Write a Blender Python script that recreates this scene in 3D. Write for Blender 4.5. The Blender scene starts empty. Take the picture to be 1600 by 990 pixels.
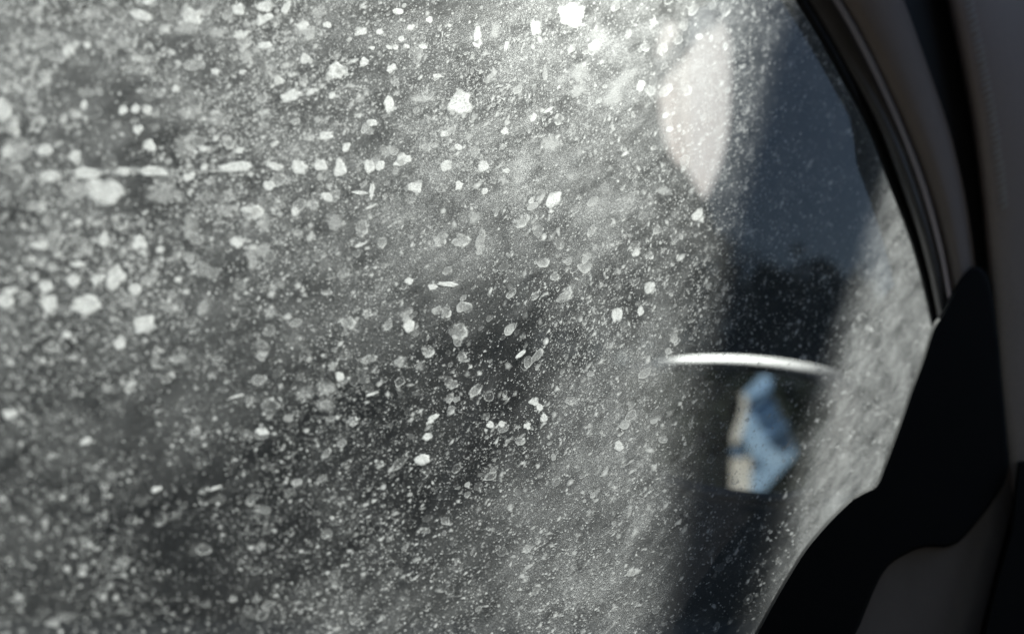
import bpy, bmesh, math, random
import numpy as np
from mathutils import Vector, Matrix

random.seed(7); rng = np.random.default_rng(7)
S = bpy.context.scene; COL = S.collection
R = math.radians

# ------------------------------------------------------------------ camera
PHI, PITCH, D = R(50), R(10), 0.31          # angle to the pane, tilt up, metres to the pane
FPX = 1716.0                                # focal length in photo pixels (1600 wide)
CAM = np.array([D, 0.0, 1.15])
hv = np.array([-math.sin(PHI), math.cos(PHI), 0])
FW = hv*math.cos(PITCH) + np.array([0, 0, math.sin(PITCH)])
RT = np.array([math.cos(PHI), math.sin(PHI), 0])
UP = np.cross(RT, FW)
cd = bpy.data.cameras.new('camera'); cam = bpy.data.objects.new('camera', cd); COL.objects.link(cam)
cam.matrix_world = Matrix(((RT[0], UP[0], -FW[0], CAM[0]), (RT[1], UP[1], -FW[1], CAM[1]), (RT[2], UP[2], -FW[2], CAM[2]), (0, 0, 0, 1)))
cd.sensor_width = 36; cd.lens = 36*FPX/1600; cd.clip_start = 0.01; cd.clip_end = 500
cd.dof.use_dof = True; cd.dof.focus_distance = 0.43; cd.dof.aperture_fstop = 38.6/6.0
S.camera = cam

# ------------------------------------------------------------------ sky, sun, exposure
SUN_EL = R(33); SUN_AZ = R(42)              # ahead of the car and out to its left
SUN = np.array([-math.sin(SUN_AZ)*math.cos(SUN_EL), math.cos(SUN_AZ)*math.cos(SUN_EL), math.sin(SUN_EL)])
w = bpy.data.worlds.new('World'); S.world = w; w.use_nodes = True
nt = w.node_tree; bg = nt.nodes['Background']
sky = nt.nodes.new('ShaderNodeTexSky'); sky.sky_type = 'NISHITA'; sky.sun_disc = False
sky.sun_elevation = SUN_EL; sky.sun_rotation = -SUN_AZ
nt.links.new(sky.outputs[0], bg.inputs[0]); bg.inputs[1].default_value = 0.05
sl = bpy.data.lights.new('sun', 'SUN'); sl.energy = 5.0; sl.angle = R(0.5); sl.color = (1, 0.98, 0.95)
so = bpy.data.objects.new('sun', sl); COL.objects.link(so)
so.rotation_euler = Vector(SUN).to_track_quat('Z', 'Y').to_euler()
S.view_settings.view_transform = 'Standard'; S.view_settings.look = 'None'
S.view_settings.exposure = 0.75; S.view_settings.gamma = 1; S.view_settings.use_curve_mapping = False
S.render.engine = 'CYCLES'
S.cycles.transparent_max_bounces = 32; S.cycles.max_bounces = 8
S.cycles.caustics_reflective = True; S.cycles.caustics_refractive = True

# ------------------------------------------------------------------ helpers
def ray(px, py):
    px = np.asarray(px, float); py = np.asarray(py, float)
    return FW + ((px-800)/FPX)[..., None]*RT + ((495-py)/FPX)[..., None]*UP
def on_x(px, py, x=0.0):
    """point of the plane X = x that lies on the line of sight through a photo pixel"""
    d = ray(px, py); t = (np.asarray(x, float)-CAM[0])/d[..., 0]
    return CAM + d*t[..., None]
def at_depth(px, py, z):
    return CAM + ray(px, py)*z

def link(name, me, mat=None, parent=None, **props):
    o = bpy.data.objects.new(name, me); COL.objects.link(o)
    if mat is not None: me.materials.append(mat)
    if parent is not None: o.parent = parent
    for k, v in props.items(): o[k] = v
    return o
def pymesh(name, v, f, smooth=True):
    me = bpy.data.meshes.new(name); me.from_pydata([tuple(map(float, p)) for p in v], [], f); me.update()
    if smooth: me.polygons.foreach_set('use_smooth', [True]*len(me.polygons))
    return me
def fast_mesh(name, V, loops, nper, cover=None, smooth=True):
    """V (n,3); loops flat index array; nper verts per face (int)"""
    me = bpy.data.meshes.new(name)
    me.vertices.add(len(V)); me.vertices.foreach_set('co', np.ascontiguousarray(V, dtype=np.float32).ravel())
    nf = len(loops)//nper
    me.loops.add(len(loops)); me.loops.foreach_set('vertex_index', np.ascontiguousarray(loops, dtype=np.int32))
    me.polygons.add(nf); me.polygons.foreach_set('loop_start', np.arange(0, nf*nper, nper, dtype=np.int32))
    if smooth: me.polygons.foreach_set('use_smooth', np.ones(nf, dtype=bool))
    me.update(calc_edges=True)
    if cover is not None:
        a = me.attributes.new('cover', 'FLOAT', 'POINT'); a.data.foreach_set('value', np.asarray(cover, dtype=np.float32))
    return me
def interp(tab, y):
    t = np.array(tab, float); return np.interp(y, t[:, 0], t[:, 1])
def smooth_tab(tab, y):
    """monotone-ish smooth interpolation: linear then box-smoothed"""
    ys = np.asarray(y, float); acc = 0
    for d in (-40, -25, -10, 0, 10, 25, 40): acc = acc + interp(tab, ys+d)
    return acc/7

class N:
    def __init__(s, name):
        s.m = bpy.data.materials.new(name); s.m.use_nodes = True; s.t = s.m.node_tree; s.t.nodes.clear()
        s.out = s.n('ShaderNodeOutputMaterial')
    def n(s, kind, **kw):
        x = s.t.nodes.new(kind)
        for k, v in kw.items():
            if k.startswith('i_'):
                key = k[2:]; key = int(key) if key.isdigit() else key.replace('_', ' ')
                if isinstance(v, bpy.types.NodeSocket): s.t.links.new(v, x.inputs[key])
                else: x.inputs[key].default_value = v
            else: setattr(x, k, v)
        return x
    def math(s, op, a, b=0.0, clamp=False):
        x = s.n('ShaderNodeMath', operation=op, use_clamp=clamp)
        for i, q in enumerate((a, b)):
            if isinstance(q, bpy.types.NodeSocket): s.t.links.new(q, x.inputs[i])
            else: x.inputs[i].default_value = q
        return x.outputs[0]
    def ramp(s, v, a, b, lo=0.0, hi=1.0):
        x = s.n('ShaderNodeMapRange', i_0=v, i_1=a, i_2=b, i_3=lo, i_4=hi); return x.outputs[0]
    def noise(s, scale, detail=3, rough=.5, vec=None, dist=0.0):
        if vec is None: vec = s.n('ShaderNodeTexCoord').outputs['Object']
        return s.n('ShaderNodeTexNoise', i_Vector=vec, i_Scale=scale, i_Detail=detail, i_Roughness=rough, i_Distortion=dist).outputs['Fac']
    def mixs(s, f, a, b):
        x = s.n('ShaderNodeMixShader')
        if isinstance(f, bpy.types.NodeSocket): s.t.links.new(f, x.inputs[0])
        else: x.inputs[0].default_value = f
        s.t.links.new(a, x.inputs[1]); s.t.links.new(b, x.inputs[2]); return x.outputs[0]
    def mixc(s, f, a, b):
        x = s.n('ShaderNodeMix', data_type='RGBA')
        s.t.links.new(f, x.inputs[0]); x.inputs[6].default_value = (*a, 1); x.inputs[7].default_value = (*b, 1)
        return x.outputs[2]
    def done(s, sh): s.t.links.new(sh, s.out.inputs[0]); return s.m

def plain(name, col, rough=.6, var=.25, scale=60, bump=0.0, bscale=900, metallic=0, spec=.5, coat=0):
    k = N(name)
    f = k.noise(scale, 4, .6)
    c = k.mixc(f, tuple(x*(1-var) for x in col), tuple(min(1, x*(1+var)) for x in col))
    b = k.n('ShaderNodeBsdfPrincipled', i_Base_Color=c, i_Roughness=rough, i_Metallic=metallic)
    b.inputs['Specular IOR Level'].default_value = spec; b.inputs['Coat Weight'].default_value = coat
    if bump:
        bn = k.n('ShaderNodeBump', i_Height=k.noise(bscale, 3, .6), i_Strength=bump, i_Distance=.0005)
        k.t.links.new(bn.outputs[0], b.inputs['Normal'])
    return k.done(b.outputs[0])

# dried dust and lime: pale grains that let light through forwards
def deposit(k, col, forward, rough=.95):
    c = (*col, 1)
    tr = k.n('ShaderNodeBsdfTranslucent', i_Color=c).outputs[0]
    rf = k.n('ShaderNodeBsdfRefraction', i_Color=c, i_Roughness=rough, i_IOR=1.3).outputs[0]
    df = k.n('ShaderNodeBsdfDiffuse', i_Color=c).outputs[0]
    return k.mixs(.22, k.mixs(forward, tr, rf), df)
def clear(k): return k.n('ShaderNodeBsdfTransparent').outputs[0]

def m_spot(name, lo, hi, nscale):
    k = N(name)
    cov = k.n('ShaderNodeAttribute', attribute_name='cover').outputs['Fac']
    g = k.ramp(k.noise(nscale, 5, .75), .36, .64, lo, hi)
    return k.done(k.mixs(k.math('MULTIPLY', cov, g, True), clear(k), deposit(k, (.80, .795, .785), .09)))
M_spot = m_spot('dried_spot', .55, 1.35, 1300)
M_fleck = m_spot('dust_fleck', .8, 1.1, 900)

def m_film():
    k = N('dust_film')
    cov = k.n('ShaderNodeAttribute', attribute_name='cover').outputs['Fac']
    tc = k.n('ShaderNodeTexCoord').outputs['Object']
    m0 = k.n('ShaderNodeMapping', i_Vector=tc); m0.inputs['Rotation'].default_value = (R(-36), 0, 0)
    mp = k.n('ShaderNodeMapping', i_Vector=m0.outputs[0]); mp.inputs['Scale'].default_value = (1, .3, 1)
    streak = k.ramp(k.noise(150, 4, .6, mp.outputs[0]), .35, .7, .6, 1.5)
    blotch = k.ramp(k.noise(28, 3, .55), .3, .7, .75, 1.25)
    grain = k.ramp(k.noise(2600, 2, .7), .42, .66, .45, 1.9)
    f = k.math('MULTIPLY', k.math('MULTIPLY', cov, streak), k.math('MULTIPLY', blotch, grain), True)
    return k.done(k.mixs(f, clear(k), deposit(k, (.74, .735, .73), .09)))
M_film = m_film()

def m_glass():
    k = N('window_glass')
    # rays pass straight through, so the far face must not act as the inside of a solid: one face reflects for both
    fr = k.n('ShaderNodeFresnel', i_IOR=1.5).outputs[0]
    bf = k.n('ShaderNodeNewGeometry').outputs['Backfacing']
    fr = k.math('MULTIPLY', fr, k.math('SUBTRACT', 1.75, k.math('MULTIPLY', bf, 1.75)), True)
    t = k.n('ShaderNodeBsdfTransparent', i_Color=(.955, .985, .97, 1)).outputs[0]
    g = k.n('ShaderNodeBsdfGlossy', i_Roughness=0.0).outputs[0]
    return k.done(k.mixs(fr, t, g))
M_glass = m_glass()
M_rubber = plain('seal_rubber', (.013, .013, .013), .55, .6, 90, .25, 700)
M_bead = plain('seal_bead_rubber', (.20, .185, .175), .45, .25, 60, .2, 800)  # lighter grey than the lip: the bead's sheen is put into its colour
M_trim = plain('pillar_plastic', (.52, .425, .37), .72, .15, 30, .35, 1800)
M_cloth = plain('pillar_cloth', (.66, .55, .485), .95, .22, 700, .8, 2600)
M_thread = plain('stitch_thread', (.88, .80, .74), .8, .2, 500)
M_sail = plain('corner_plastic', (.010, .010, .010), .85, .2, 40, .3, 1500, spec=.2)
M_door = plain('door_plastic', (.36, .295, .26), .7, .15, 50, .4, 1500)
M_head = plain('headliner_cloth', (.50, .46, .43), .95, .1, 300, .4, 1500, spec=.2)
M_inner = plain('dark_interior_cloth', (.035, .034, .034), .95, .3, 300, .5, 1500, spec=.2)
M_house = plain('mirror_paint', (.09, .092, .097), .62, .03, 40, spec=.2, coat=0)
M_bezel = plain('mirror_bezel', (.012, .012, .013), .5, .2, 50)
def m_mirror():
    k = N('mirror_glass')
    return k.done(k.n('ShaderNodeBsdfGlossy', i_Color=(.80, .82, .82, 1), i_Roughness=.0).outputs[0])
M_mirror = m_mirror()
M_ground = plain('asphalt', (.05, .05, .05), .9, .3, 8)
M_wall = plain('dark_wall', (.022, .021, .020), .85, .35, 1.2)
M_bark = plain('bark', (.06, .05, .042), .9, .5, 14, 1.0, 60)
M_leafd = plain('hedge_leaf', (.010, .012, .009), .9, .5, 3, spec=.05)
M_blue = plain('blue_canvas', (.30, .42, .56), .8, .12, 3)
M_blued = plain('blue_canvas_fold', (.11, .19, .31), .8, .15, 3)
M_beige = plain('beige_wood', (.64, .57, .49), .8, .15, 4)
def m_pink():
    k = N('reflection_cloth')
    c = k.mixc(k.noise(60, 4, .6), (.66, .585, .56), (.76, .69, .665))
    d = k.n('ShaderNodeBsdfDiffuse', i_Color=c).outputs[0]; t = k.n('ShaderNodeBsdfTranslucent', i_Color=c).outputs[0]
    return k.done(k.mixs(.36, d, t))
M_pink = m_pink()

# ------------------------------------------------------------------ the ground and what stands far behind the glass
gm = pymesh('ground', [(-120, -120, 0), (120, -120, 0), (120, 120, 0), (-120, 120, 0)], [(0, 1, 2, 3)], False)
link('ground', gm, M_ground, kind='structure')

def box_bm(bm, x0, x1, y0, y1, z0, z1, bev=0.0):
    r = bmesh.ops.create_cube(bm, size=1)
    bmesh.ops.scale(bm, vec=(x1-x0, y1-y0, z1-z0), verts=r['verts'])
    bmesh.ops.translate(bm, vec=((x0+x1)/2, (y0+y1)/2, (z0+z1)/2), verts=r['verts'])
    if bev: bmesh.ops.bevel(bm, geom=list({e for v in r['verts'] for e in v.link_edges}), offset=bev, segments=2, affect='EDGES')
def bm_mesh(name, bm, smooth=False):
    me = bpy.data.meshes.new(name); bm.to_mesh(me); bm.free()
    if smooth: me.polygons.foreach_set('use_smooth', [True]*len(me.polygons))
    return me

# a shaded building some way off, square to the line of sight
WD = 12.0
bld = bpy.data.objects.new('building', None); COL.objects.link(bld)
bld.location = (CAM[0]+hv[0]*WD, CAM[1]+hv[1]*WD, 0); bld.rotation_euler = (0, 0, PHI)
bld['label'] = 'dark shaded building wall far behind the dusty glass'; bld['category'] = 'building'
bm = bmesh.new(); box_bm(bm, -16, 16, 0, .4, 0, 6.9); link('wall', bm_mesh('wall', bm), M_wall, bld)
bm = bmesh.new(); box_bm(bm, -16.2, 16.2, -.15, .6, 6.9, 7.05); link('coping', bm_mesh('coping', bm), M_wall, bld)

# unseen ragged hedge added ahead of the car to darken the pane's reflection
added_hedge = bpy.data.objects.new('hedge', None); COL.objects.link(added_hedge)
added_hedge['label'] = 'tall ragged hedge added ahead of the car to darken the pane reflection'; added_hedge['category'] = 'hedge'
nl = 16000; u = rng.uniform(-12, 12, nl)
topz = 4.3+.9*np.sin(u*.55+1)+.6*np.sin(u*1.3+.4)+.35*np.sin(u*2.9)
zz = topz*rng.random(nl)**.6+rng.normal(0, .12, nl); q = rng.uniform(-.7, .7, nl)
ca_, sa_ = math.cos(R(-40)), math.sin(R(-40))
cc = np.stack([9+u*ca_-q*sa_, 11+u*sa_+q*ca_, np.abs(zz)], 1)
aa = rng.normal(size=(nl, 3)); aa /= np.linalg.norm(aa, axis=1)[:, None]; bb = np.cross(aa, rng.normal(size=(nl, 3))); bb /= np.linalg.norm(bb, axis=1)[:, None]
sz = rng.uniform(.10, .26, nl)[:, None]
link('foliage', fast_mesh('foliage', np.stack([cc-aa*sz, cc+bb*sz*.55, cc+aa*sz, cc-bb*sz*.55], 1).reshape(-1, 3), np.arange(nl*4), 4, smooth=False), M_leafd, added_hedge, kind='stuff')

# ------------------------------------------------------------------ outlines, in photo pixels (y, x)
EDGE = [(-260, 1040), (-120, 1155), (-30, 1222), (41, 1268), (114, 1309), (205, 1359), (273, 1382), (305, 1395), (377, 1423), (440, 1440), (510, 1456), (560, 1463), (900, 1500), (1200, 1520)]
RIDGE = [(-260, 1120), (-120, 1235), (0, 1318), (75, 1360), (150, 1395), (220, 1425), (300, 1455), (400, 1480), (510, 1497), (700, 1520), (1200, 1560)]
TRIM2 = [(-260, 1290), (-120, 1350), (0, 1405), (100, 1440), (200, 1475), (300, 1500), (400, 1515), (510, 1525), (700, 1540), (1200, 1580)]
CLOTH = [(-260, 1425), (-120, 1455), (0, 1482), (100, 1503), (200, 1522), (330, 1538), (450, 1547), (600, 1556), (750, 1575), (1200, 1640)]
SAIL = [(1456, 508), (1440, 560), (1424, 602), (1400, 672), (1383, 718), (1368, 757), (1350, 765), (1330, 776), (1310, 795), (1290, 815), (1256, 855), (1230, 897), (1205, 940), (1178, 990), (1130, 1090)]

# ------------------------------------------------------------------ the car
car = bpy.data.objects.new('car', None); COL.objects.link(car); car.location = (0, 0, 0)
car['label'] = 'car seen from inside by its dusty side window, black seals and grey pillar at right'; car['category'] = 'car'
def group(name, label=None):
    e = bpy.data.objects.new(name, None); COL.objects.link(e); e.parent = car
    if label: e['label'] = label
    return e
win = group('side_window', 'dusty side window covered in dried water spots')

# pane: two faces 4 mm apart, outline under the seal
def pane_grid(x, nx, ny):
    ys = np.linspace(-230, 1190, ny); V = []
    PX = np.zeros((ny, nx)); PY = np.zeros((ny, nx))
    for i, y in enumerate(ys):
        xr = interp(EDGE, y)+16
        PX[i] = np.linspace(-260, xr, nx); PY[i] = y
    V = on_x(PX.ravel(), PY.ravel(), x)
    return V, PX.ravel(), PY.ravel()
nx, ny = 24, 40
Va, _, _ = pane_grid(0.0, nx, ny)
Vb = Va.copy(); Vb[:, 0] = -.004
F = []
idx = lambda i, j: i*nx+j
n0 = nx*ny
for i in range(ny-1):
    for j in range(nx-1):
        F.append((idx(i, j), idx(i+1, j), idx(i+1, j+1), idx(i, j+1)))
        F.append((n0+idx(i, j), n0+idx(i, j+1), n0+idx(i+1, j+1), n0+idx(i+1, j)))
ring = [idx(0, j) for j in range(nx)]+[idx(i, nx-1) for i in range(1, ny)]+[idx(ny-1, j) for j in range(nx-2, -1, -1)]+[idx(i, 0) for i in range(ny-2, 0, -1)]
for a, b in zip(ring, ring[1:]+ring[:1]): F.append((a, b, n0+b, n0+a))
link('pane', pymesh('pane', np.vstack([Va, Vb]), F, False), M_glass, win)

# film cover of the pane: dust, with shadow band and sunlit parts painted in
def gauss(x, y, cx, cy, sx, sy, a=0.0):
    c, s = math.cos(R(a)), math.sin(R(a)); u = (x-cx)*c-(y-cy)*s; v = (x-cx)*s+(y-cy)*c
    return np.exp(-.5*((u/sx)**2+(v/sy)**2))
def dirt_and_shade(x, y):
    d = .108+.105*np.clip((480-y)/480, 0, 1.3)
    d = d+.03*gauss(x, y, 930, 120, 260, 130, 30)+.10*gauss(x, y, 760, 330, 230, 110, 25)
    d = d+.17*gauss(x, y, 950, 760, 100, 260)-.085*gauss(x, y, 560, 740, 260, 80, 25)-.03*gauss(x, y, 80, 850, 200, 120)  # first term thickens the film to brighten the lit column beside the band
    d = d-.115*gauss(x, y, 590, 690, 340, 75, 33)
    d = d*(1-.5*np.clip((x-(1150-.2*(y-300)))/70, 0, 1))  # film thinned inside the trunk's shadow to paint the band darker
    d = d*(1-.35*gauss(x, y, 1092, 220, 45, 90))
    edge = interp(EDGE, y); d = d+.31*np.clip((x-(1330-.24*(y-330)))/60, 0, 1)*(y > 180)  # film thickened past the band to paint the sunlit strip brighter
    d = d+.10*np.clip(1-np.abs(edge-x)/26, 0, 1)*(y < 330)
    return np.clip(d, .045, .8)
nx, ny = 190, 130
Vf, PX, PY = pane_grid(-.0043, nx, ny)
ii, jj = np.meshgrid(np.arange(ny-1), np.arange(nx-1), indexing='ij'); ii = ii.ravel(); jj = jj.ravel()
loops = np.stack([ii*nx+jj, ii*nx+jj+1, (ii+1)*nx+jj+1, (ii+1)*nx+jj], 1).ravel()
link('dust_film', fast_mesh('dust_film', Vf, loops, 4, dirt_and_shade(PX, PY)), M_film, win)

# ------------------------------------------------------------------ dried water spots, one by one
SP = '''297 25 16 16 0 w;293 43 24 11 0 g;220 24 20 8 -15 w;149 19 13 12 0 g;232 2 12 5 5 w;338 50 15 9 15 g;372 15 10 10 0 w;376 54 12 8 10 w
384 86 12 12 0 g;105 79 10 10 0 w;136 70 6 6 0 w;52 106 18 5 85 g;40 68 12 5 95 g;46 149 14 10 80 g;3 170 22 14 80 w;24 207 7 7 0 w;10 237 12 8 80 w
69 234 15 9 0 w;117 245 10 10 0 w;154 141 10 9 0 g;131 164 8 6 80 w;182 196 10 8 10 g;215 202 8 8 0 w;192 172 8 7 60 w;212 170 8 7 60 w;230 172 8 7 60 w
233 227 10 10 0 w;222 110 10 7 0 r;296 176 20 14 10 g;340 185 18 16 30 g;358 224 10 10 0 r;286 235 18 16 60 g;374 235 8 5 10 w;317 232 6 6 0 w
253 83 14 9 10 g;192 68 15 6 0 g;336 112 6 6 0 w;274 139 6 6 0 w;378 113 5 5 0 w;414 10 12 10 0 w;411 30 13 9 25 w;447 12 12 6 60 w;497 19 13 10 -20 g
473 40 9 9 0 w;484 55 15 13 30 g;413 71 13 6 5 w;511 39 6 6 0 w;564 50 11 6 20 w;476 92 10 7 45 w;525 111 15 13 20 w;569 97 8 7 0 w;435 126 8 8 0 w
454 150 18 9 20 w;487 143 10 5 15 w;519 149 6 6 0 w;411 177 12 8 30 g;410 198 12 8 30 g;462 189 7 6 0 r;496 187 8 5 60 g;562 154 9 8 0 g;608 163 13 9 85 w
719 161 21 17 60 w;581 192 9 6 0 w;612 107 9 6 40 w;618 130 6 6 0 r;655 154 20 6 -5 g;683 119 7 4 0 w;509 212 12 7 20 w;429 225 7 4 30 w;541 230 8 6 70 w
606 236 12 10 0 g;630 248 12 9 10 w;666 231 7 7 0 r;716 230 7 5 -15 w;694 209 7 5 60 w;741 237 10 9 60 g;789 205 6 6 0 w;622 18 8 6 0 w;642 43 7 5 20 w
671 31 6 5 0 w;746 55 15 6 88 w;746 68 8 6 0 w;791 72 8 4 80 w;774 46 10 9 0 g;661 73 8 4 0 w;635 73 5 4 0 w;618 74 5 4 0 w;608 74 5 4 0 w;581 75 5 3 0 w
593 50 6 5 60 w;627 61 5 5 0 w;893 23 22 18 30 w;837 43 14 8 88 w;929 71 10 9 60 w;936 55 20 16 40 g;1133 15 10 10 60 r;1113 8 8 6 60 r;1008 74 8 7 0 r
1035 76 11 9 70 r;982 53 9 5 60 r;1092 57 6 5 0 w;1133 72 7 4 80 w;1111 60 6 3 80 w;909 114 22 14 30 g;904 141 18 10 10 g;972 126 28 12 50 g;957 152 18 14 50 g
1001 134 10 7 70 w;1015 141 9 9 0 r;1040 141 14 8 40 r;1073 141 9 8 0 r;853 114 13 6 85 g;833 184 8 5 60 w;857 172 9 3 30 w;873 187 9 8 50 r;1040 180 6 5 30 w
1046 202 6 5 20 w;1164 174 7 5 70 r;1157 200 8 5 20 r;861 225 14 14 0 g;1191 126 8 5 60 g;1189 45 7 4 60 g;1098 184 8 5 60 g
136 271 28 8 1 w;250 267 185 4.5 1 g;78 275 18 9 5 w;192 268 12 7 0 w;240 268 21 9 0 w;319 261 7 5 20 w;368 261 29 8 2 w;162 298 32 21 -8 w;255 303 32 17 -5 g;351 328 22 10 0 g
394 328 14 9 0 w;61 383 15 7 0 w;162 374 12 9 80 w;217 379 13 11 60 w;250 390 7 6 0 w;370 378 11 10 0 w;297 351 16 16 0 g;394 402 17 13 80 g;323 424 25 12 -20 g
275 399 18 8 50 g;179 434 20 15 50 w;152 436 12 8 40 w;114 438 11 10 0 w;71 447 11 11 0 w;121 413 12 5 5 w;211 452 11 10 60 w;134 476 28 14 10 w;76 475 14 13 30 w
8 470 14 13 0 w;15 455 11 7 10 w;124 396 12 10 0 g;116 376 7 6 40 g;86 369 8 7 0 g;86 389 8 6 0 g;278 437 6 5 0 w;239 424 7 6 60 g;319 480 16 11 50 g;263 480 14 10 0 g
268 460 10 8 0 g;186 353 11 7 0 r;152 348 12 8 30 g;220 348 9 8 60 g;53 323 20 10 -10 g;71 345 9 8 0 g;122 347 7 5 0 w;295 276 9 8 0 w;53 430 6 6 0 g;49 405 6 5 0 w
430 260 12 7 -5 w;467 261 14 11 0 w;501 258 11 10 0 w;531 263 13 11 80 w;577 260 11 9 70 w;594 259 9 7 80 w;625 254 11 6 15 w;697 259 11 8 10 w;755 260 10 8 30 w
791 267 6 4 0 w;649 292 12 10 15 w;420 290 10 8 0 w;511 308 9 8 0 w;488 322 12 12 30 g;461 331 7 7 0 w;464 364 10 10 30 g;413 351 16 14 60 g;402 333 10 10 0 w
410 389 16 10 40 g;565 357 14 10 60 r;526 348 16 14 0 g;562 301 14 3 -4 w;581 298 14 4 85 w;579 323 10 2.5 25 w;717 290 8 6 70 w;757 299 6 5 60 w
689 374 12 11 40 r;721 376 13 12 0 r;751 374 17 7 75 r;742 340 12 10 40 g;776 331 8 4 75 r;562 383 10 3 20 w;597 379 10 7 80 r;699 423 8 7 60 r;700 444 18 4 -3 w
676 448 8 5 0 w;639 439 7 6 0 w;423 487 12 11 0 g;438 444 8 8 0 g;574 489 8 7 60 r;683 485 8 7 60 r;697 489 10 8 70 r;726 480 12 10 60 r;635 492 14 10 60 g
865 312 15 11 60 w;830 314 6 4 60 w;914 417 11 10 10 r;1027 359 9 6 60 r;1090 335 12 7 50 w;848 410 10 9 60 r;883 462 16 8 45 r;924 361 9 7 60 r;994 395 7 6 60 w
1015 399 7 7 0 r;1015 449 11 8 60 w;964 492 12 9 80 w;1001 486 8 5 60 w;815 346 13 10 10 r;1133 451 7 6 0 g;1107 447 7 5 60 g;1037 298 12 8 0 g;867 432 9 6 40 r;837 462 8 5 60 r
225 507 19 15 20 w;187 535 13 8 5 w;244 547 6 6 0 r;104 523 8 6 0 w;92 549 9 5 5 g;278 561 16 10 0 g;167 606 11 8 0 g;174 634 12 5 15 c;134 689 10 6 30 w;15 646 11 9 0 w
32 659 6 6 0 g;81 712 12 5 15 g;197 739 11 5 12 c;389 626 9 7 70 r;369 619 12 2.5 20 w;544 505 12 11 40 r;538 520 5 5 0 r;639 509 10 10 0 w;669 549 10 10 30 r;716 518 15 14 30 r
577 561 13 7 20 r;626 566 12 10 45 g;722 557 8 8 30 r;656 572 8 8 50 g;410 543 12 12 40 c;531 588 8 7 70 w;519 573 9 8 60 g;476 614 15 12 0 g;509 606 15 15 0 g;509 631 16 14 0 g
582 615 12 2.5 20 w;423 636 15 14 50 c;551 658 10 8 20 r;409 674 12 6 5 w;707 600 9 8 40 r;743 610 14 7 50 r;703 622 10 5 60 r;705 640 8 6 60 r;676 654 12 5 35 w;668 682 9 6 30 w
660 718 13 9 30 w;593 725 8 6 30 r;625 722 18 7 45 c;541 725 10 6 40 c;510 708 10 6 50 r;766 663 6 6 0 w;784 662 6 5 0 w;840 555 14 6 50 r;814 553 10 4 40 w
835 627 8 7 20 w;843 636 6 6 0 w;891 626 8 7 20 r;850 653 7 6 30 w;824 665 6 6 50 w;813 689 8 7 30 r;967 697 8 8 0 w;142 747 9 4 15 c;119 761 9 4 10 c;167 774 8 5 10 r
136 795 8 4 12 c;244 764 8 5 15 w;319 766 9 5 20 r;337 762 10 3 20 w;206 812 9 8 30 c;251 815 9 6 30 c;191 880 14 8 20 r;64 893 10 5 10 w;305 859 8 8 50 r;671 771 11 7 40 w
579 760 7 4 20 w;721 770 7 5 50 w;507 865 10 6 35 r;831 836 9 5 75 w;977 872 7 5 70 w;999 862 7 6 30 w;901 895 8 6 20 w'''
spots = []
for tok in SP.replace('\n', ';').split(';'):
    tok = tok.split()
    if len(tok) == 6: spots.append((*map(float, tok[:5]), tok[5]))
spots = spots[:300]

def spot_mesh(cx, cy, rx, ry, ang, kind):
    n = 20 if rx < 12 else 30
    th = np.linspace(0, 2*math.pi, n, endpoint=False)
    rr = np.ones(n)
    for h in range(2, 8): rr += rng.normal(0, .23/h)*np.cos(h*th+rng.uniform(0, 6.28))
    rr = .93*np.clip(rr, .45, 1.7)
    brk = np.clip(.78+sum(rng.normal(0, .30)*np.cos(h*th+rng.uniform(0, 6.28)) for h in (1, 2, 3, 5)), .15, 1.25)
    if kind == 'w': brk = np.clip(brk+.25, .5, 1.3)
    rr += rng.normal(0, .035, n)
    prof = [(1.10, 0.0), (.93, .8), (.78, 1.0), (.42, .6)]
    h0 = .00004+.00002*min(rx, 16)
    cov = {'w': (.02, .72, .96, .90, .84), 'g': (.01, .22, .32, .38, .36), 'r': (.02, .80, .45, .26, .32), 'c': (.02, .6, .24, .10, .12)}[kind]
    strength = rng.uniform(1.0, 1.3) if kind == 'w' else rng.uniform(.75, 1.1)
    a = R(ang); V = []; C = []
    drip = rng.uniform(0, .35)                      # run-off gathers at the lower edge
    for (s, h), c in zip(prof, cov):
        u = rx*s*rr*np.cos(th); v = ry*s*rr*np.sin(th)
        x = cx+u*math.cos(a)-v*math.sin(a); y = cy-(u*math.sin(a)+v*math.cos(a))
        p = on_x(x, y, -.0045); p[:, 0] = -.0045-h*h0
        low = (y-cy)/max(rx, ry)
        V.append(p); C.append(np.clip(c*strength*(brk if s > .7 else 1)*(1+low*(.55 if kind in 'cr' else drip)), .03, 1))
    p = on_x(np.array([cx]), np.array([cy]), -.0045); p[:, 0] -= .45*h0
    V.append(p); C.append(np.array([cov[4]*strength]))
    V = np.vstack(V); C = np.concatenate(C); T = []
    for k in range(3):
        for i in range(n):
            j = (i+1) % n; a0, a1, b0, b1 = k*n+i, k*n+j, (k+1)*n+i, (k+1)*n+j
            T += [a0, b0, a1, a1, b0, b1]
    for i in range(n): T += [3*n+i, 4*n, 3*n+(i+1) % n]
    return fast_mesh('water_spot', V, np.array(T), 3, C)
for s in spots: link('water_spot', spot_mesh(*s), M_spot, win)

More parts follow.
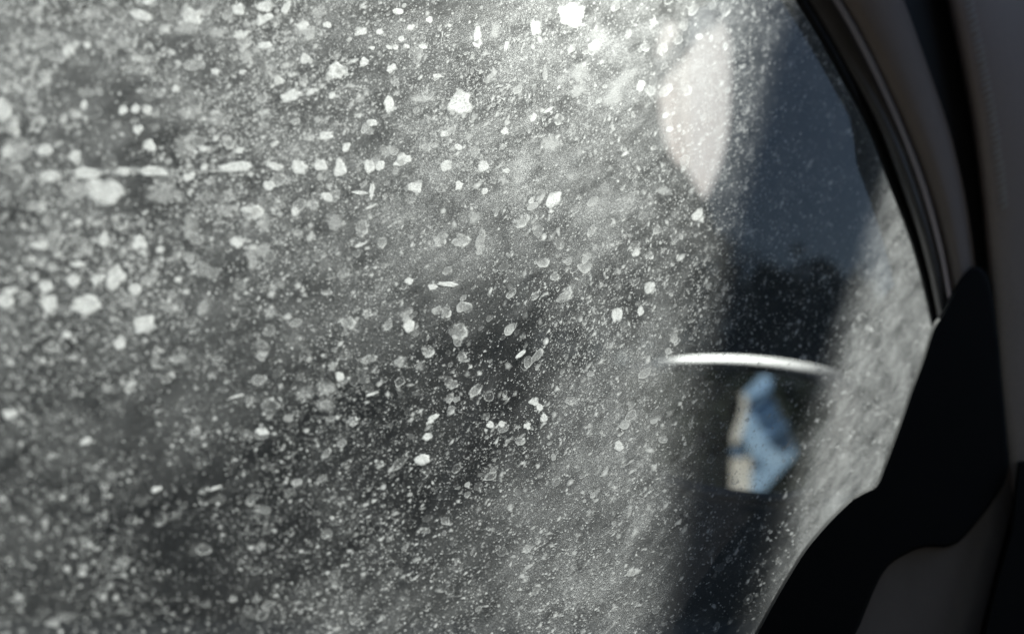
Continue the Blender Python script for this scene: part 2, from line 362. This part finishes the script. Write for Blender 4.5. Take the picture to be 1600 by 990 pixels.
# ------------------------------------------------------------------ the countless smaller flecks and grains
def angle_at(x, y):
    return np.clip(8+52*np.clip((x-150)/700, 0, 1)-14*np.clip((y-500)/400, 0, 1), 0, 62)
_k = [(rng.normal(size=2)/rng.uniform(14, 90), rng.uniform(0, 6.28)) for _ in range(14)]
def clump(x, y):
    return np.clip(.92+.12*sum(np.sin(k[0]*x+k[1]*y+p) for k, p in _k), .12, 1.9)
def flecks(name, count, n, rlo, rhi, pw, dens, mat, c0, c1, hfac):
    X = []; Y = []
    while len(X) < count:
        m = count
        x = rng.uniform(-240, 1500, m); y = rng.uniform(-220, 1180, m)
        ok = (x < interp(EDGE, y)+10) & (rng.random(m)*1.5 < dens(x, y)*clump(x, y))
        X += list(x[ok]); Y += list(y[ok])
    x = np.array(X[:count]); y = np.array(Y[:count])
    r = rlo*(1-rng.random(count)*(1-(rlo/rhi)**pw))**(-1/pw)
    scale = .85+.75*np.clip((700-x)/700, 0, 1.3)*np.clip((800-y)/500, .25, 1)        # nearer the camera they look larger
    r = r*scale
    asp = rng.uniform(1.0, 1.2+1.7*np.clip((x-200)/600, 0, 1), count)
    ang = R(1)*(angle_at(x, y)+rng.normal(0, 16, count))
    th = np.linspace(0, 2*math.pi, n, endpoint=False)[None, :]
    rad = np.clip(1.15+rng.normal(0, .26, (count, n)), .5, 1.8)
    u = r[:, None]*asp[:, None]**.5*rad*np.cos(th); v = r[:, None]/asp[:, None]**.5*rad*np.sin(th)
    ca, sa = np.cos(ang)[:, None], np.sin(ang)[:, None]
    px = x[:, None]+u*ca-v*sa; py = y[:, None]-(u*sa+v*ca)
    P = on_x(px.ravel(), py.ravel(), -.0046).reshape(count, n, 3)
    A = on_x(x+.25*r, y+.25*r, -.0046); A[:, 0] -= hfac*r
    V = np.concatenate([P, A[:, None, :]], 1).reshape(-1, 3)
    b = np.arange(count)[:, None]*(n+1); k = np.arange(n)[None, :]
    T = np.stack([b+k, np.broadcast_to(b+n, (count, n)), b+(k+1) % n], 2).ravel()
    base = rng.uniform(0, 1, count)**1.7*(c1-c0)+c0
    C = np.repeat(base[:, None], n+1, 1); C[:, :n] *= .22; C[:, n] *= 1.15
    return link(name, fast_mesh(name, V, T, 3, C.ravel()), mat, win, kind='stuff')
def dens_mid(x, y):
    d = .26+.42*gauss(x, y, 1000, 520, 110, 300)+.35*gauss(x, y, 1000, 60, 260, 160)+.2*gauss(x, y, 250, 250, 330, 260)+.18*gauss(x, y, 650, 880, 300, 110)
    d = d+.1*gauss(x, y, 650, 450, 160, 60)
    d = d+.6*gauss(x, y, 1270, 200, 90, 150)
    strip = (x > 1330-.24*(y-330)-20) & (y > 250)
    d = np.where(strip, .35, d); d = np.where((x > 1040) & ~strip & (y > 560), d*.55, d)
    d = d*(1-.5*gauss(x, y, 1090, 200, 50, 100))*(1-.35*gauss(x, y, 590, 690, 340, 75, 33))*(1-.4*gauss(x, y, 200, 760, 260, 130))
    return np.clip(d, 0, 1)
def dens_fine(x, y):
    d = .45+.4*gauss(x, y, 750, 350, 300, 250)+.3*gauss(x, y, 900, 100, 250, 150)
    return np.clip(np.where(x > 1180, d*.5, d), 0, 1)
flecks('dust_fleck', 28000, 8, 1.2, 6.0, 2.4, dens_mid, M_fleck, .2, 1.0, .00004)
flecks('dust_grain', 90000, 4, .7, 2.0, 2.2, dens_fine, M_fleck, .25, .95, .00004)

# faint rings left by smaller drops
def rings(name, count, mat):
    x = rng.uniform(-200, 1180, count); y = rng.uniform(-180, 1150, count)
    scale = .8+.8*np.clip((700-x)/700, 0, 1.3)*np.clip((800-y)/500, .25, 1)
    r = (3.2+7*rng.random(count)**3)*scale; asp = rng.uniform(1, 1.9, count)
    ang = R(1)*(angle_at(x, y)+rng.normal(0, 14, count)); n = 12
    th = np.linspace(0, 2*math.pi, n, endpoint=False)[None, :]
    rad = 1+sum(rng.normal(0, .22/h, (count, 1))*np.cos(h*th+rng.uniform(0, 6.28, (count, 1))) for h in (2, 3, 4))+rng.normal(0, .05, (count, n))
    ca, sa = np.cos(ang)[:, None], np.sin(ang)[:, None]; V = []; C = []
    base = (.15+.85*rng.random(count)**1.8)[:, None]; side = rng.uniform(0, 1.1, count)[:, None]; fill = rng.uniform(.05, .5, count)[:, None]
    for f, h, c in ((1.12, 0, .02), (.98, 1, .75), (.84, .8, .0), (.45, .5, .0)):
        u = r[:, None]*asp[:, None]**.5*rad*f*np.cos(th); v = r[:, None]/asp[:, None]**.5*rad*f*np.sin(th)
        dx, dy = u*ca-v*sa, -(u*sa+v*ca)
        p = on_x((x[:, None]+dx).ravel(), (y[:, None]+dy).ravel(), -.0045).reshape(count, n, 3); p[..., 0] -= h*.00006
        low = np.clip(dy/r[:, None], -1, 1)
        V.append(p); C.append(np.clip((c if c else fill)*base*(1+low*side*(1 if c else .4)), .01, 1)*np.ones((count, n)))
    ctr = on_x(x, y, -.0045)[:, None, :]; V.append(ctr); C.append(fill*base)
    V = np.concatenate(V, 1); C = np.concatenate(C, 1); m_ = 4*n+1
    b = np.arange(count)[:, None]*m_; T = []
    k = np.arange(n)[None, :]; k2 = (k+1) % n
    for q in range(3): T += [np.stack([b+q*n+k, b+(q+1)*n+k, b+q*n+k2], 2), np.stack([b+q*n+k2, b+(q+1)*n+k, b+(q+1)*n+k2], 2)]
    T.append(np.stack([b+3*n+k, np.broadcast_to(b+4*n, (count, n)), b+3*n+k2], 2))
    T = np.concatenate(T, 1).ravel()
    return link(name, fast_mesh(name, V.reshape(-1, 3), T, 3, C.ravel()), mat, win, kind='stuff')
rings('drop_ring', 2000, M_spot)

# ------------------------------------------------------------------ seal, pillar trim, cloth
ys = np.linspace(-250, 1180, 74)
ys_all = ys; ys_short = np.linspace(-250, 545, 60)
def curve(tab, off, h):
    x = smooth_tab(tab, ys)+off
    return on_x(x, ys, h)
def blend(ta, tb, f, h, off=0):
    x = smooth_tab(ta, ys)*(1-f)+smooth_tab(tb, ys)*f+off
    return on_x(x, ys, h)
def loft(name, curves, mat, parent, back=None):
    n = len(ys); V = np.vstack(curves); F = []
    for k in range(len(curves)-1):
        for i in range(n-1): F.append((k*n+i, k*n+i+1, (k+1)*n+i+1, (k+1)*n+i))
    o = link(name, pymesh(name, V, F), mat, parent)
    return o
seal = group('window_seal'); ys = ys_short
c0 = curve(EDGE, 0, .0012)
loft('seal_lip', [curve(EDGE, 10, -.003), curve(EDGE, 1, -.002), c0, curve(EDGE, 2, .0030), curve(EDGE, 6, .0042), blend(EDGE, RIDGE, .22, .0035), blend(EDGE, RIDGE, .30, .0015)], M_rubber, seal)
hs = np.clip((ys-40)/200, .22, 1)               # bead flattened upwards, so its sheen fades towards the top
loft('seal_bead', [blend(EDGE, RIDGE, f, (h if h < .002 else .002+(h-.002)*hs)) for f, h in ((.26, .0012), (.30, .0060), (.40, .0105), (.52, .0125), (.64, .0120), (.74, .0085), (.80, .001))], M_bead, seal)
loft('pillar_trim', [blend(EDGE, RIDGE, .74, -.006), blend(EDGE, RIDGE, .95, .004), curve(RIDGE, 0, .011), curve(RIDGE, 4, .0135), blend(RIDGE, TRIM2, .3, .0165), blend(RIDGE, TRIM2, .6, .0170), blend(RIDGE, TRIM2, .85, .0150), curve(TRIM2, 0, .010), curve(TRIM2, 8, .003), curve(TRIM2, 12, .001)], M_trim, car)
ys = ys_all
cl = group('pillar_cover', 'grey cloth pillar cover with stitched seam')
loft('cover_panel', [curve(CLOTH, -2, .003), curve(CLOTH, 1, .0085), curve(CLOTH, 5, .0125), curve(CLOTH, 11, .0155), curve(CLOTH, 22, .0180), curve(CLOTH, 45, .0200), curve(CLOTH, 80, .0190), curve(CLOTH, 100, .0160), curve(CLOTH, 130, .020), curve(CLOTH, 260, .03)], M_cloth, cl)
loft('gap_strip', [blend(EDGE, RIDGE, .6, -.010), curve(TRIM2, 4, .003), curve(CLOTH, 30, .004)], M_rubber, seal)
# stitches along the seam: short slanted threads
def stitch(px, py, ang, ln, rad):
    a = R(ang); p0 = np.array([px-ln*math.cos(a), py+ln*math.sin(a)]); p1 = np.array([px+ln*math.cos(a), py-ln*math.sin(a)])
    A = on_x(np.array([p0[0]]), np.array([p0[1]]), .0186)[0]; B = on_x(np.array([p1[0]]), np.array([p1[1]]), .0206)[0]
    A, B = Vector(A), Vector(B); M_ = (A+B)/2+Vector((rad*.8, 0, 0))
    bm = bmesh.new(); rings = []
    pts = [A, A.lerp(M_, .6), M_, M_.lerp(B, .4), B]; rs = [rad*.5, rad*.9, rad, rad*.9, rad*.5]
    d = (B-A).normalized(); s1 = d.orthogonal().normalized(); s2 = d.cross(s1)
    for p, r_ in zip(pts, rs): rings.append([bm.verts.new(p+s1*r_*math.cos(q*math.pi/3)+s2*r_*math.sin(q*math.pi/3)) for q in range(6)])
    for a_, b_ in zip(rings, rings[1:]):
        for q in range(6): bm.faces.new((a_[q], a_[(q+1) % 6], b_[(q+1) % 6], b_[q]))
    bm.faces.new(rings[0]); bm.faces.new(rings[-1][::-1])
    return bm_mesh('stitch', bm, True)
for k, y in enumerate(np.arange(-20, 330, 9.5)):
    x = float(smooth_tab(CLOTH, np.array([y]))[0])+32
    link('stitch', stitch(x+random.uniform(-.6, .6), y, 38+random.uniform(-8, 8), 8, .0011), M_thread, cl)

# black corner panel inside the mirror foot
def slab(name, poly, h0, h1, mat, parent, bev=7):
    P = np.array(poly, float); n = len(P); c = P.mean(0)
    def inset(d):
        Q = []
        for i in range(n):
            a, b, e = P[i-1], P[i], P[(i+1) % n]
            t1 = (b-a)/np.linalg.norm(b-a); t2 = (e-b)/np.linalg.norm(e-b)
            n1 = np.array([-t1[1], t1[0]]); n2 = np.array([-t2[1], t2[0]])
            m = n1+n2; m /= max(np.linalg.norm(m), .3); Q.append(b+m*d)
        return np.array(Q)
    area = sum(P[i][0]*P[(i+1) % n][1]-P[(i+1) % n][0]*P[i][1] for i in range(n)); sg = 1 if area > 0 else -1
    layers = [(P, h0), (P, h0+(h1-h0)*.55), (inset(sg*bev*.35), h0+(h1-h0)*.88), (inset(sg*bev), h1)]
    V = np.vstack([on_x(q[:, 0], q[:, 1], h) for q, h in layers]); F = []
    for k in range(len(layers)-1):
        for i in range(n): F.append((k*n+i, k*n+(i+1) % n, (k+1)*n+(i+1) % n, (k+1)*n+i))
    F.append(tuple(range((len(layers)-1)*n, len(layers)*n))); F.append(tuple(range(n-1, -1, -1)))
    bm = bmesh.new(); me = pymesh(name, V, F, False); bm.from_mesh(me); bmesh.ops.recalc_face_normals(bm, faces=bm.faces[:]); bm.to_mesh(me); bm.free()
    return link(name, me, mat, parent)
def soften(poly, n=2, f=.2):
    P = [np.array(p, float) for p in poly]
    for _ in range(n):
        Q = []
        for i in range(len(P)): a, b = P[i], P[(i+1) % len(P)]; Q += [a*(1-f)+b*f, a*f+b*(1-f)]
        P = Q
    return [tuple(p) for p in P]
CORNER = SAIL+[(1200, 1150), (1330, 1010), (1372, 905), (1392, 878), (1440, 853), (1492, 856), (1540, 800), (1578, 742), (1570, 640), (1560, 520), (1546, 430), (1524, 412), (1502, 430), (1484, 462), (1470, 490)]
slab('corner_panel', soften(CORNER), .0015, .0225, M_sail, car, 5)
slab('door_top', [(1330, 960), (1366, 862), (1436, 828), (1482, 828), (1526, 780), (1566, 716), (1596, 750), (1575, 830), (1556, 905), (1530, 1010), (1500, 1150), (1200, 1150), (1330, 1010)], -.006, .012, M_door, car, 4)
slab('dash_end', [(1590, 720), (1760, 700), (1760, 1180), (1480, 1180), (1530, 1010), (1556, 905), (1577, 830)], .0, .03, M_sail, car, 5)

# rest of the cabin that closes the car round the camera
def cabin(name, box, mat, bev=.03):
    bm = bmesh.new(); box_bm(bm, *box, bev); return link(name, bm_mesh(name, bm), mat, car)
cabin('headliner', (.02, 1.42, -.15, .55, 1.47, 1.53), M_head)
bm = bmesh.new()
pv = [(.16, .555), (1.42, .555), (1.42, 1.30), (.80, 1.30)]
lo_ = [bm.verts.new((x, y, 1.47)) for x, y in pv]; hi_ = [bm.verts.new((x, y, 1.53)) for x, y in pv]
bm.faces.new(lo_[::-1]); bm.faces.new(hi_)
for i in range(4): bm.faces.new((lo_[i], lo_[(i+1) % 4], hi_[(i+1) % 4], hi_[i]))
link('roof_header', bm_mesh('roof_header', bm), M_inner, car)  # unseen; slanted edge shaped to steer the sky's reflection in the pane
cabin('far_door', (1.40, 1.46, -.12, 2.2, .35, 1.475), M_inner)  # unseen; closed up to the roof so the pane reflects no sky
cabin('seat_back', (.18, .66, -.62, -.44, .45, 1.12), M_inner, .06)
cabin('headrest', (.29, .55, -.60, -.48, 1.15, 1.36), M_inner, .05)
cabin('passenger_seat_back', (.82, 1.30, -.55, -.37, .45, 1.12), M_inner, .06)
cabin('passenger_headrest', (.93, 1.19, -.53, -.41, 1.15, 1.36), M_inner, .05)
cabin('dashboard', (.03, 1.40, .62, 1.3, .55, .98), M_sail, .05)
cabin('floor', (.0, 1.46, -1.6, 1.3, .25, .35), M_sail, .01)

# ------------------------------------------------------------------ the outside mirror
MZ = .80
Mc = at_depth(np.array([1160.]), np.array([665.]), MZ)[0]
din = Mc-CAM; din /= np.linalg.norm(din)
dout = np.array([-.20, -1, .015]); dout /= np.linalg.norm(dout)
MN = dout-din; MN /= np.linalg.norm(MN)                 # mirror normal, towards cabin
def on_mirror(px, py, off=0.0):
    d = ray(np.asarray(px, float), np.asarray(py, float)); t = ((Mc+MN*off-CAM)@MN)/(d@MN); return CAM+d*t[..., None]
mir = group('side_mirror', 'outside mirror with a bright top edge and a blue reflection')
OUT = [(962, 566), (1015, 554), (1100, 549), (1170, 552), (1230, 560), (1272, 569), (1302, 584), (1318, 608), (1316, 680), (1294, 740), (1275, 785), (1235, 800), (1150, 793), (1080, 783), (1020, 765), (985, 735), (968, 690), (950, 630), (948, 588)]
def resample(poly, m):
    P = np.array(poly, float); Q = P.copy()
    for _ in range(2):
        n = len(Q); out = []
        for i in range(n):
            a, b = Q[i], Q[(i+1) % n]; out += [a*.75+b*.25, a*.25+b*.75]
        Q = np.array(out)
    d = np.r_[0, np.cumsum(np.linalg.norm(np.diff(np.vstack([Q, Q[:1]]), axis=0), axis=1))]
    s = np.linspace(0, d[-1], m, endpoint=False); Qc = np.vstack([Q, Q[:1]])
    return np.stack([np.interp(s, d, Qc[:, 0]), np.interp(s, d, Qc[:, 1])], 1)
m = 72; O = resample(OUT, m); oc = O.mean(0)
def shrink(k): return oc+(O-oc)*k
def off_in(dpx):
    n = len(O); Q = []
    for i in range(n):
        t = O[(i+1) % n]-O[i-1]; t /= np.linalg.norm(t); nn = np.array([-t[1], t[0]])
        if (oc-O[i])@nn < 0: nn = -nn
        Q.append(O[i]+nn*dpx)
    return np.array(Q)
def ringloft(name, layers, mat, parent, cap_first=False, cap_last=False, flat=False):
    V = np.vstack([on_mirror(q[:, 0], q[:, 1], 0)+MN*o for q, o in layers]); n = m; F = []
    for k in range(len(layers)-1):
        for i in range(n): F.append((k*n+i, k*n+(i+1) % n, (k+1)*n+(i+1) % n, (k+1)*n+i))
    if cap_last: F.append(tuple((len(layers)-1)*n+i for i in range(n)))
    if cap_first: F.append(tuple(range(n-1, -1, -1)))
    bm = bmesh.new(); me = pymesh(name, V, F); bm.from_mesh(me); bmesh.ops.recalc_face_normals(bm, faces=bm.faces[:]); bm.to_mesh(me); bm.free()
    if flat: me.polygons.foreach_set('use_smooth', [False]*len(me.polygons))
    return link(name, me, mat, parent)
ringloft('housing', [(off_in(21), .002), (off_in(19), .0042), (off_in(16.5), .0030), (off_in(9), -.009), (off_in(3), -.020), (off_in(.5), -.026), (O, -.030), (shrink(.985), -.038), (shrink(.93), -.05), (shrink(.8), -.06), (shrink(.55), -.074), (shrink(.2), -.08)], M_house, mir, False, True)
ringloft('bezel', [(off_in(17), .0045), (off_in(20), .003), (off_in(26), -.004), (off_in(30), -.010)], M_bezel, mir)
ringloft('mirror_glass', [(off_in(24), -.009), (off_in(25), -.0065)], M_mirror, mir, False, True, True)
# foot that carries the mirror on the door
A0 = at_depth(np.array([1285.]), np.array([800.]), .80)[0]; A1 = on_x(np.array([1420.]), np.array([830.]), -.012)[0]
bm = bmesh.new(); rings = []
ax = Vector(A1-A0); u1 = Vector((0, 0, 1)); u2 = ax.normalized().cross(u1).normalized()
for f in np.linspace(0, 1, 8):
    p = Vector(A0).lerp(Vector(A1), f); a, b = .022-.004*math.sin(f*3.1), .014
    rings.append([bm.verts.new(p+u1*a*math.cos(q*math.pi/8)+u2*b*math.sin(q*math.pi/8)) for q in range(16)])
for r0, r1 in zip(rings, rings[1:]):
    for q in range(16): bm.faces.new((r0[q], r0[(q+1) % 16], r1[(q+1) % 16], r1[q]))
bm.faces.new(rings[0]); bm.faces.new(rings[-1][::-1])
link('mirror_foot', bm_mesh('mirror_foot', bm, True), M_bezel, mir)

# ------------------------------------------------------------------ what the mirror shows, standing behind the car
def reflect(P):
    return P-2*((P-Mc)@MN)[..., None]*MN
def panel(name, poly, z, thick, mat, parent=None):
    P = np.array(poly, float)
    a = reflect(at_depth(P[:, 0], P[:, 1], z)); b = reflect(at_depth(P[:, 0], P[:, 1], z+thick))
    n = len(P); F = [tuple(range(n)), tuple(range(2*n-1, n-1, -1))]+[(i, n+i, n+(i+1) % n, (i+1) % n) for i in range(n)]
    bm = bmesh.new(); me = pymesh(name, np.vstack([a, b]), F, False); bm.from_mesh(me); bmesh.ops.recalc_face_normals(bm, faces=bm.faces[:]); bm.to_mesh(me); bm.free()
    return link(name, me, mat, parent)
ZV = 9.0
tarp = bpy.data.objects.new('blue_tarpaulin', None); COL.objects.link(tarp)
tarp['label'] = 'blue tarpaulin with dark folds seen in the side mirror'; tarp['category'] = 'tarpaulin'
panel('sheet', [(1203, 616), (1218, 651), (1243, 700), (1241, 712), (1189, 770), (1180, 800), (1170, 800), (1174, 712), (1157, 683), (1167, 645)], ZV, .05, M_blue, tarp)
panel('sheet', [(1192, 582), (1206, 590), (1200, 605), (1168, 624), (1161, 613)], ZV, .05, M_blue, tarp)
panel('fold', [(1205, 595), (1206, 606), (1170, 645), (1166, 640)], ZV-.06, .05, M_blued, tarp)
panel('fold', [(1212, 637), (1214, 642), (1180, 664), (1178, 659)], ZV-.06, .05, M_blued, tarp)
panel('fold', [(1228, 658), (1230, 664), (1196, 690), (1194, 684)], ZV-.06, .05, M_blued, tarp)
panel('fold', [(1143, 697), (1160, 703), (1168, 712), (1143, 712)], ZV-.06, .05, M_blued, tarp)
post = bpy.data.objects.new('beige_post', None); COL.objects.link(post)
post['label'] = 'beige timber frame beside the blue tarpaulin, seen in the side mirror'; post['category'] = 'timber frame'
panel('post', [(1156, 612), (1168, 618), (1165, 650), (1160, 682), (1144, 697), (1142, 680), (1152, 655), (1158, 632)], ZV+.10, .08, M_beige, post)
panel('board', [(1141, 716), (1175, 714), (1178, 800), (1141, 800)], ZV+.10, .08, M_beige, post)
panel('rail', [(1203, 612), (1209, 618), (1246, 692), (1241, 698)], ZV+.10, .06, M_beige, post)
# dark hedge further back
hedge = bpy.data.objects.new('hedge', None); COL.objects.link(hedge)
hedge['label'] = 'dark green hedge behind the car, seen as the dark ground in the side mirror'; hedge['category'] = 'hedge'
hc = Mc+dout*16; hx = np.cross(dout, [0, 0, 1]); hx /= np.linalg.norm(hx)
V = []; nl = 14000
for _ in range(nl):
    c = np.array([hc[0], hc[1], 0])+hx*rng.uniform(-9, 9)+np.array([dout[0], dout[1], 0])*rng.uniform(-.5, .5)+np.array([0, 0, 1])*rng.uniform(.05, 4.5)
    a = rng.normal(size=3); a /= np.linalg.norm(a); b = np.cross(a, rng.normal(size=3)); b /= np.linalg.norm(b)
    s = rng.uniform(.08, .17); V += [c-a*s, c+b*s*.5, c+a*s, c-b*s*.5]
link('foliage', fast_mesh('foliage', np.array(V), np.arange(nl*4), 4, smooth=False), M_leafd, hedge, kind='stuff')
core = np.array([hc+hx*sx*9+np.array([dout[0], dout[1], 0])*sy for sx in (-1, 1) for sy in (-.25, .25)]); 
cv = [(*core[i][:2], z) for z in (0, 4.3) for i in (0, 1, 3, 2)]
link('stem_mass', pymesh('stem_mass', cv, [(0, 1, 2, 3), (4, 5, 6, 7), (0, 1, 5, 4), (1, 2, 6, 5), (2, 3, 7, 6), (3, 0, 4, 7)], False), M_leafd, hedge)

# ------------------------------------------------------------------ leaning trunk added outside to cast the dark band on the window
LE = [(-250, 1268), (100, 1195), (400, 1125), (880, 1045), (1150, 1005)]
RE = [(-250, 1560), (100, 1455), (330, 1384), (880, 1212), (1150, 1120)]
SD = 3.3
rows = []
for y in (-200, 0, 200, 400, 600, 800, 1000):
    a = on_x(np.array([interp(LE, y)]), np.array([float(y)]))[0]; b = on_x(np.array([interp(RE, y)]), np.array([float(y)]))[0]
    rows.append(((a+b)/2+SUN*SD, a, b))
axis = rows[0][0]-rows[-1][0]; axis /= np.linalg.norm(axis)
perp = np.cross(axis, SUN); perp /= np.linalg.norm(perp)
pts = [(c, abs((b-a)@perp)/2) for c, a, b in rows]
base = pts[-1][0]; r_low = pts[-1][1]
down = -axis; L = base[2]/-down[2] if down[2] < 0 else 1
low = [(base+down*L*f, r_low*(1+.25*max(0, f-.75)*4)) for f in (1, .85, .6, .3)]
top = pts[0]
chain = low+pts[::-1]+[(top[0]+axis*.6, top[1]*.95), (top[0]+axis*1.6, top[1]*.8), (top[0]+axis*2.6, top[1]*.5)]
shadow_tree = bpy.data.objects.new('shadow_tree', None); COL.objects.link(shadow_tree); shadow_tree.location = (0, 0, 0)
shadow_tree['label'] = 'leaning trunk added outside to shade a band of the window'; shadow_tree['category'] = 'shadow_tree'
def tube(name, chain, mat, parent, n=20, rough=.05):
    V = []; F = []
    for k, (c, r) in enumerate(chain):
        a = chain[min(k+1, len(chain)-1)][0]-chain[max(k-1, 0)][0]; a = Vector(a).normalized()
        s1 = Vector(perp); s1 = (s1-a*s1.dot(a)).normalized(); s2 = a.cross(s1)
        for q in range(n):
            rr = r*(1+rng.normal(0, rough)*.5); t = 2*math.pi*q/n
            V.append(np.array(Vector(c)+s1*rr*math.cos(t)+s2*rr*math.sin(t)))
    for k in range(len(chain)-1):
        for q in range(n): F.append((k*n+q, k*n+(q+1) % n, (k+1)*n+(q+1) % n, (k+1)*n+q))
    F += [tuple(range(n)), tuple(len(V)-1-q for q in range(n))]
    return link(name, pymesh(name, V, F), mat, parent)
tube('trunk', chain, M_bark, shadow_tree)
tp = chain[-2][0]
for dx, dy in ((.9, .5), (-.8, .7), (.2, -.9)):
    q = [(tp+np.array([dx*f, dy*f, 1.3*f]), .07*(1-f*.6)) for f in (0, .4, .8, 1.4)]
    tube('limb', q, M_bark, shadow_tree, 10)

# ------------------------------------------------------------------ pale cloth added beyond the glass to imitate a hand's reflection
ZC = 2.95
cloth = bpy.data.objects.new('hand_reflection', None); COL.objects.link(cloth)
cloth['label'] = 'pale pink shape in two pointed tips, a stand-in for a hand reflected in the dusty glass'; cloth['category'] = 'cloth'
def reflection_tip(name, tab, dz, belly):
    t = np.array(tab, float); yy = np.unique(np.r_[np.linspace(t[0, 0], t[-1, 0], 40), t[-1, 0]-np.array([3, 7, 12, 18])])
    nq = 13; V = []
    for y in yy:
        l, r = np.interp(y, t[:, 0], t[:, 1]), np.interp(y, t[:, 0], t[:, 2])
        f = np.linspace(-1, 1, nq); px = (l+r)/2+(r-l)/2*f
        V.append(np.array([at_depth(np.array([x]), np.array([y]), ZC+dz+belly*(1-q*q)*(-1)+.006*math.sin(5*q+y*.02))[0] for x, q in zip(px, f)]))
    V = np.vstack(V); nr = len(yy)
    F = [(i*nq+j, i*nq+j+1, (i+1)*nq+j+1, (i+1)*nq+j) for i in range(nr-1) for j in range(nq-1)]
    o = link(name, pymesh(name, V, F), M_pink, cloth)
    return o
reflection_tip('reflection_tip', [(34, 1074, 1130), (50, 1062, 1138), (70, 1056, 1142), (120, 1052, 1142), (190, 1056, 1139), (230, 1062, 1133), (262, 1072, 1124), (288, 1085, 1113), (304, 1095, 1105), (311, 1099.5, 1100.5)], 0, .012)
reflection_tip('reflection_tip', [(36, 1036, 1058), (48, 1032, 1058), (70, 1027, 1057), (140, 1028, 1056), (190, 1033, 1060), (225, 1041, 1066), (248, 1052, 1070), (262, 1065, 1066)], .03, .010)
kn = at_depth(np.array([1106.]), np.array([30.]), ZC+.03)[0]
tz = [c for c, r in chain]; j = int(np.argmin([abs(c[2]-kn[2]+.20) for c in tz]))
tube('limb', [(tz[j], .04), (tz[j]*.6+kn*.4+np.array([0, 0, .0]), .03), (kn*.9+tz[j]*.1+np.array([0, 0, .03]), .022), (kn+np.array([0, 0, .012]), .018), (kn+(kn-tz[j])*.25+np.array([0, 0, .03]), .010)], M_bark, shadow_tree, 10)
bm = bmesh.new(); r_ = bmesh.ops.create_uvsphere(bm, u_segments=16, v_segments=10, radius=.025); bmesh.ops.translate(bm, vec=kn, verts=r_['verts'])
link('knot', bm_mesh('knot', bm, True), M_pink, cloth)
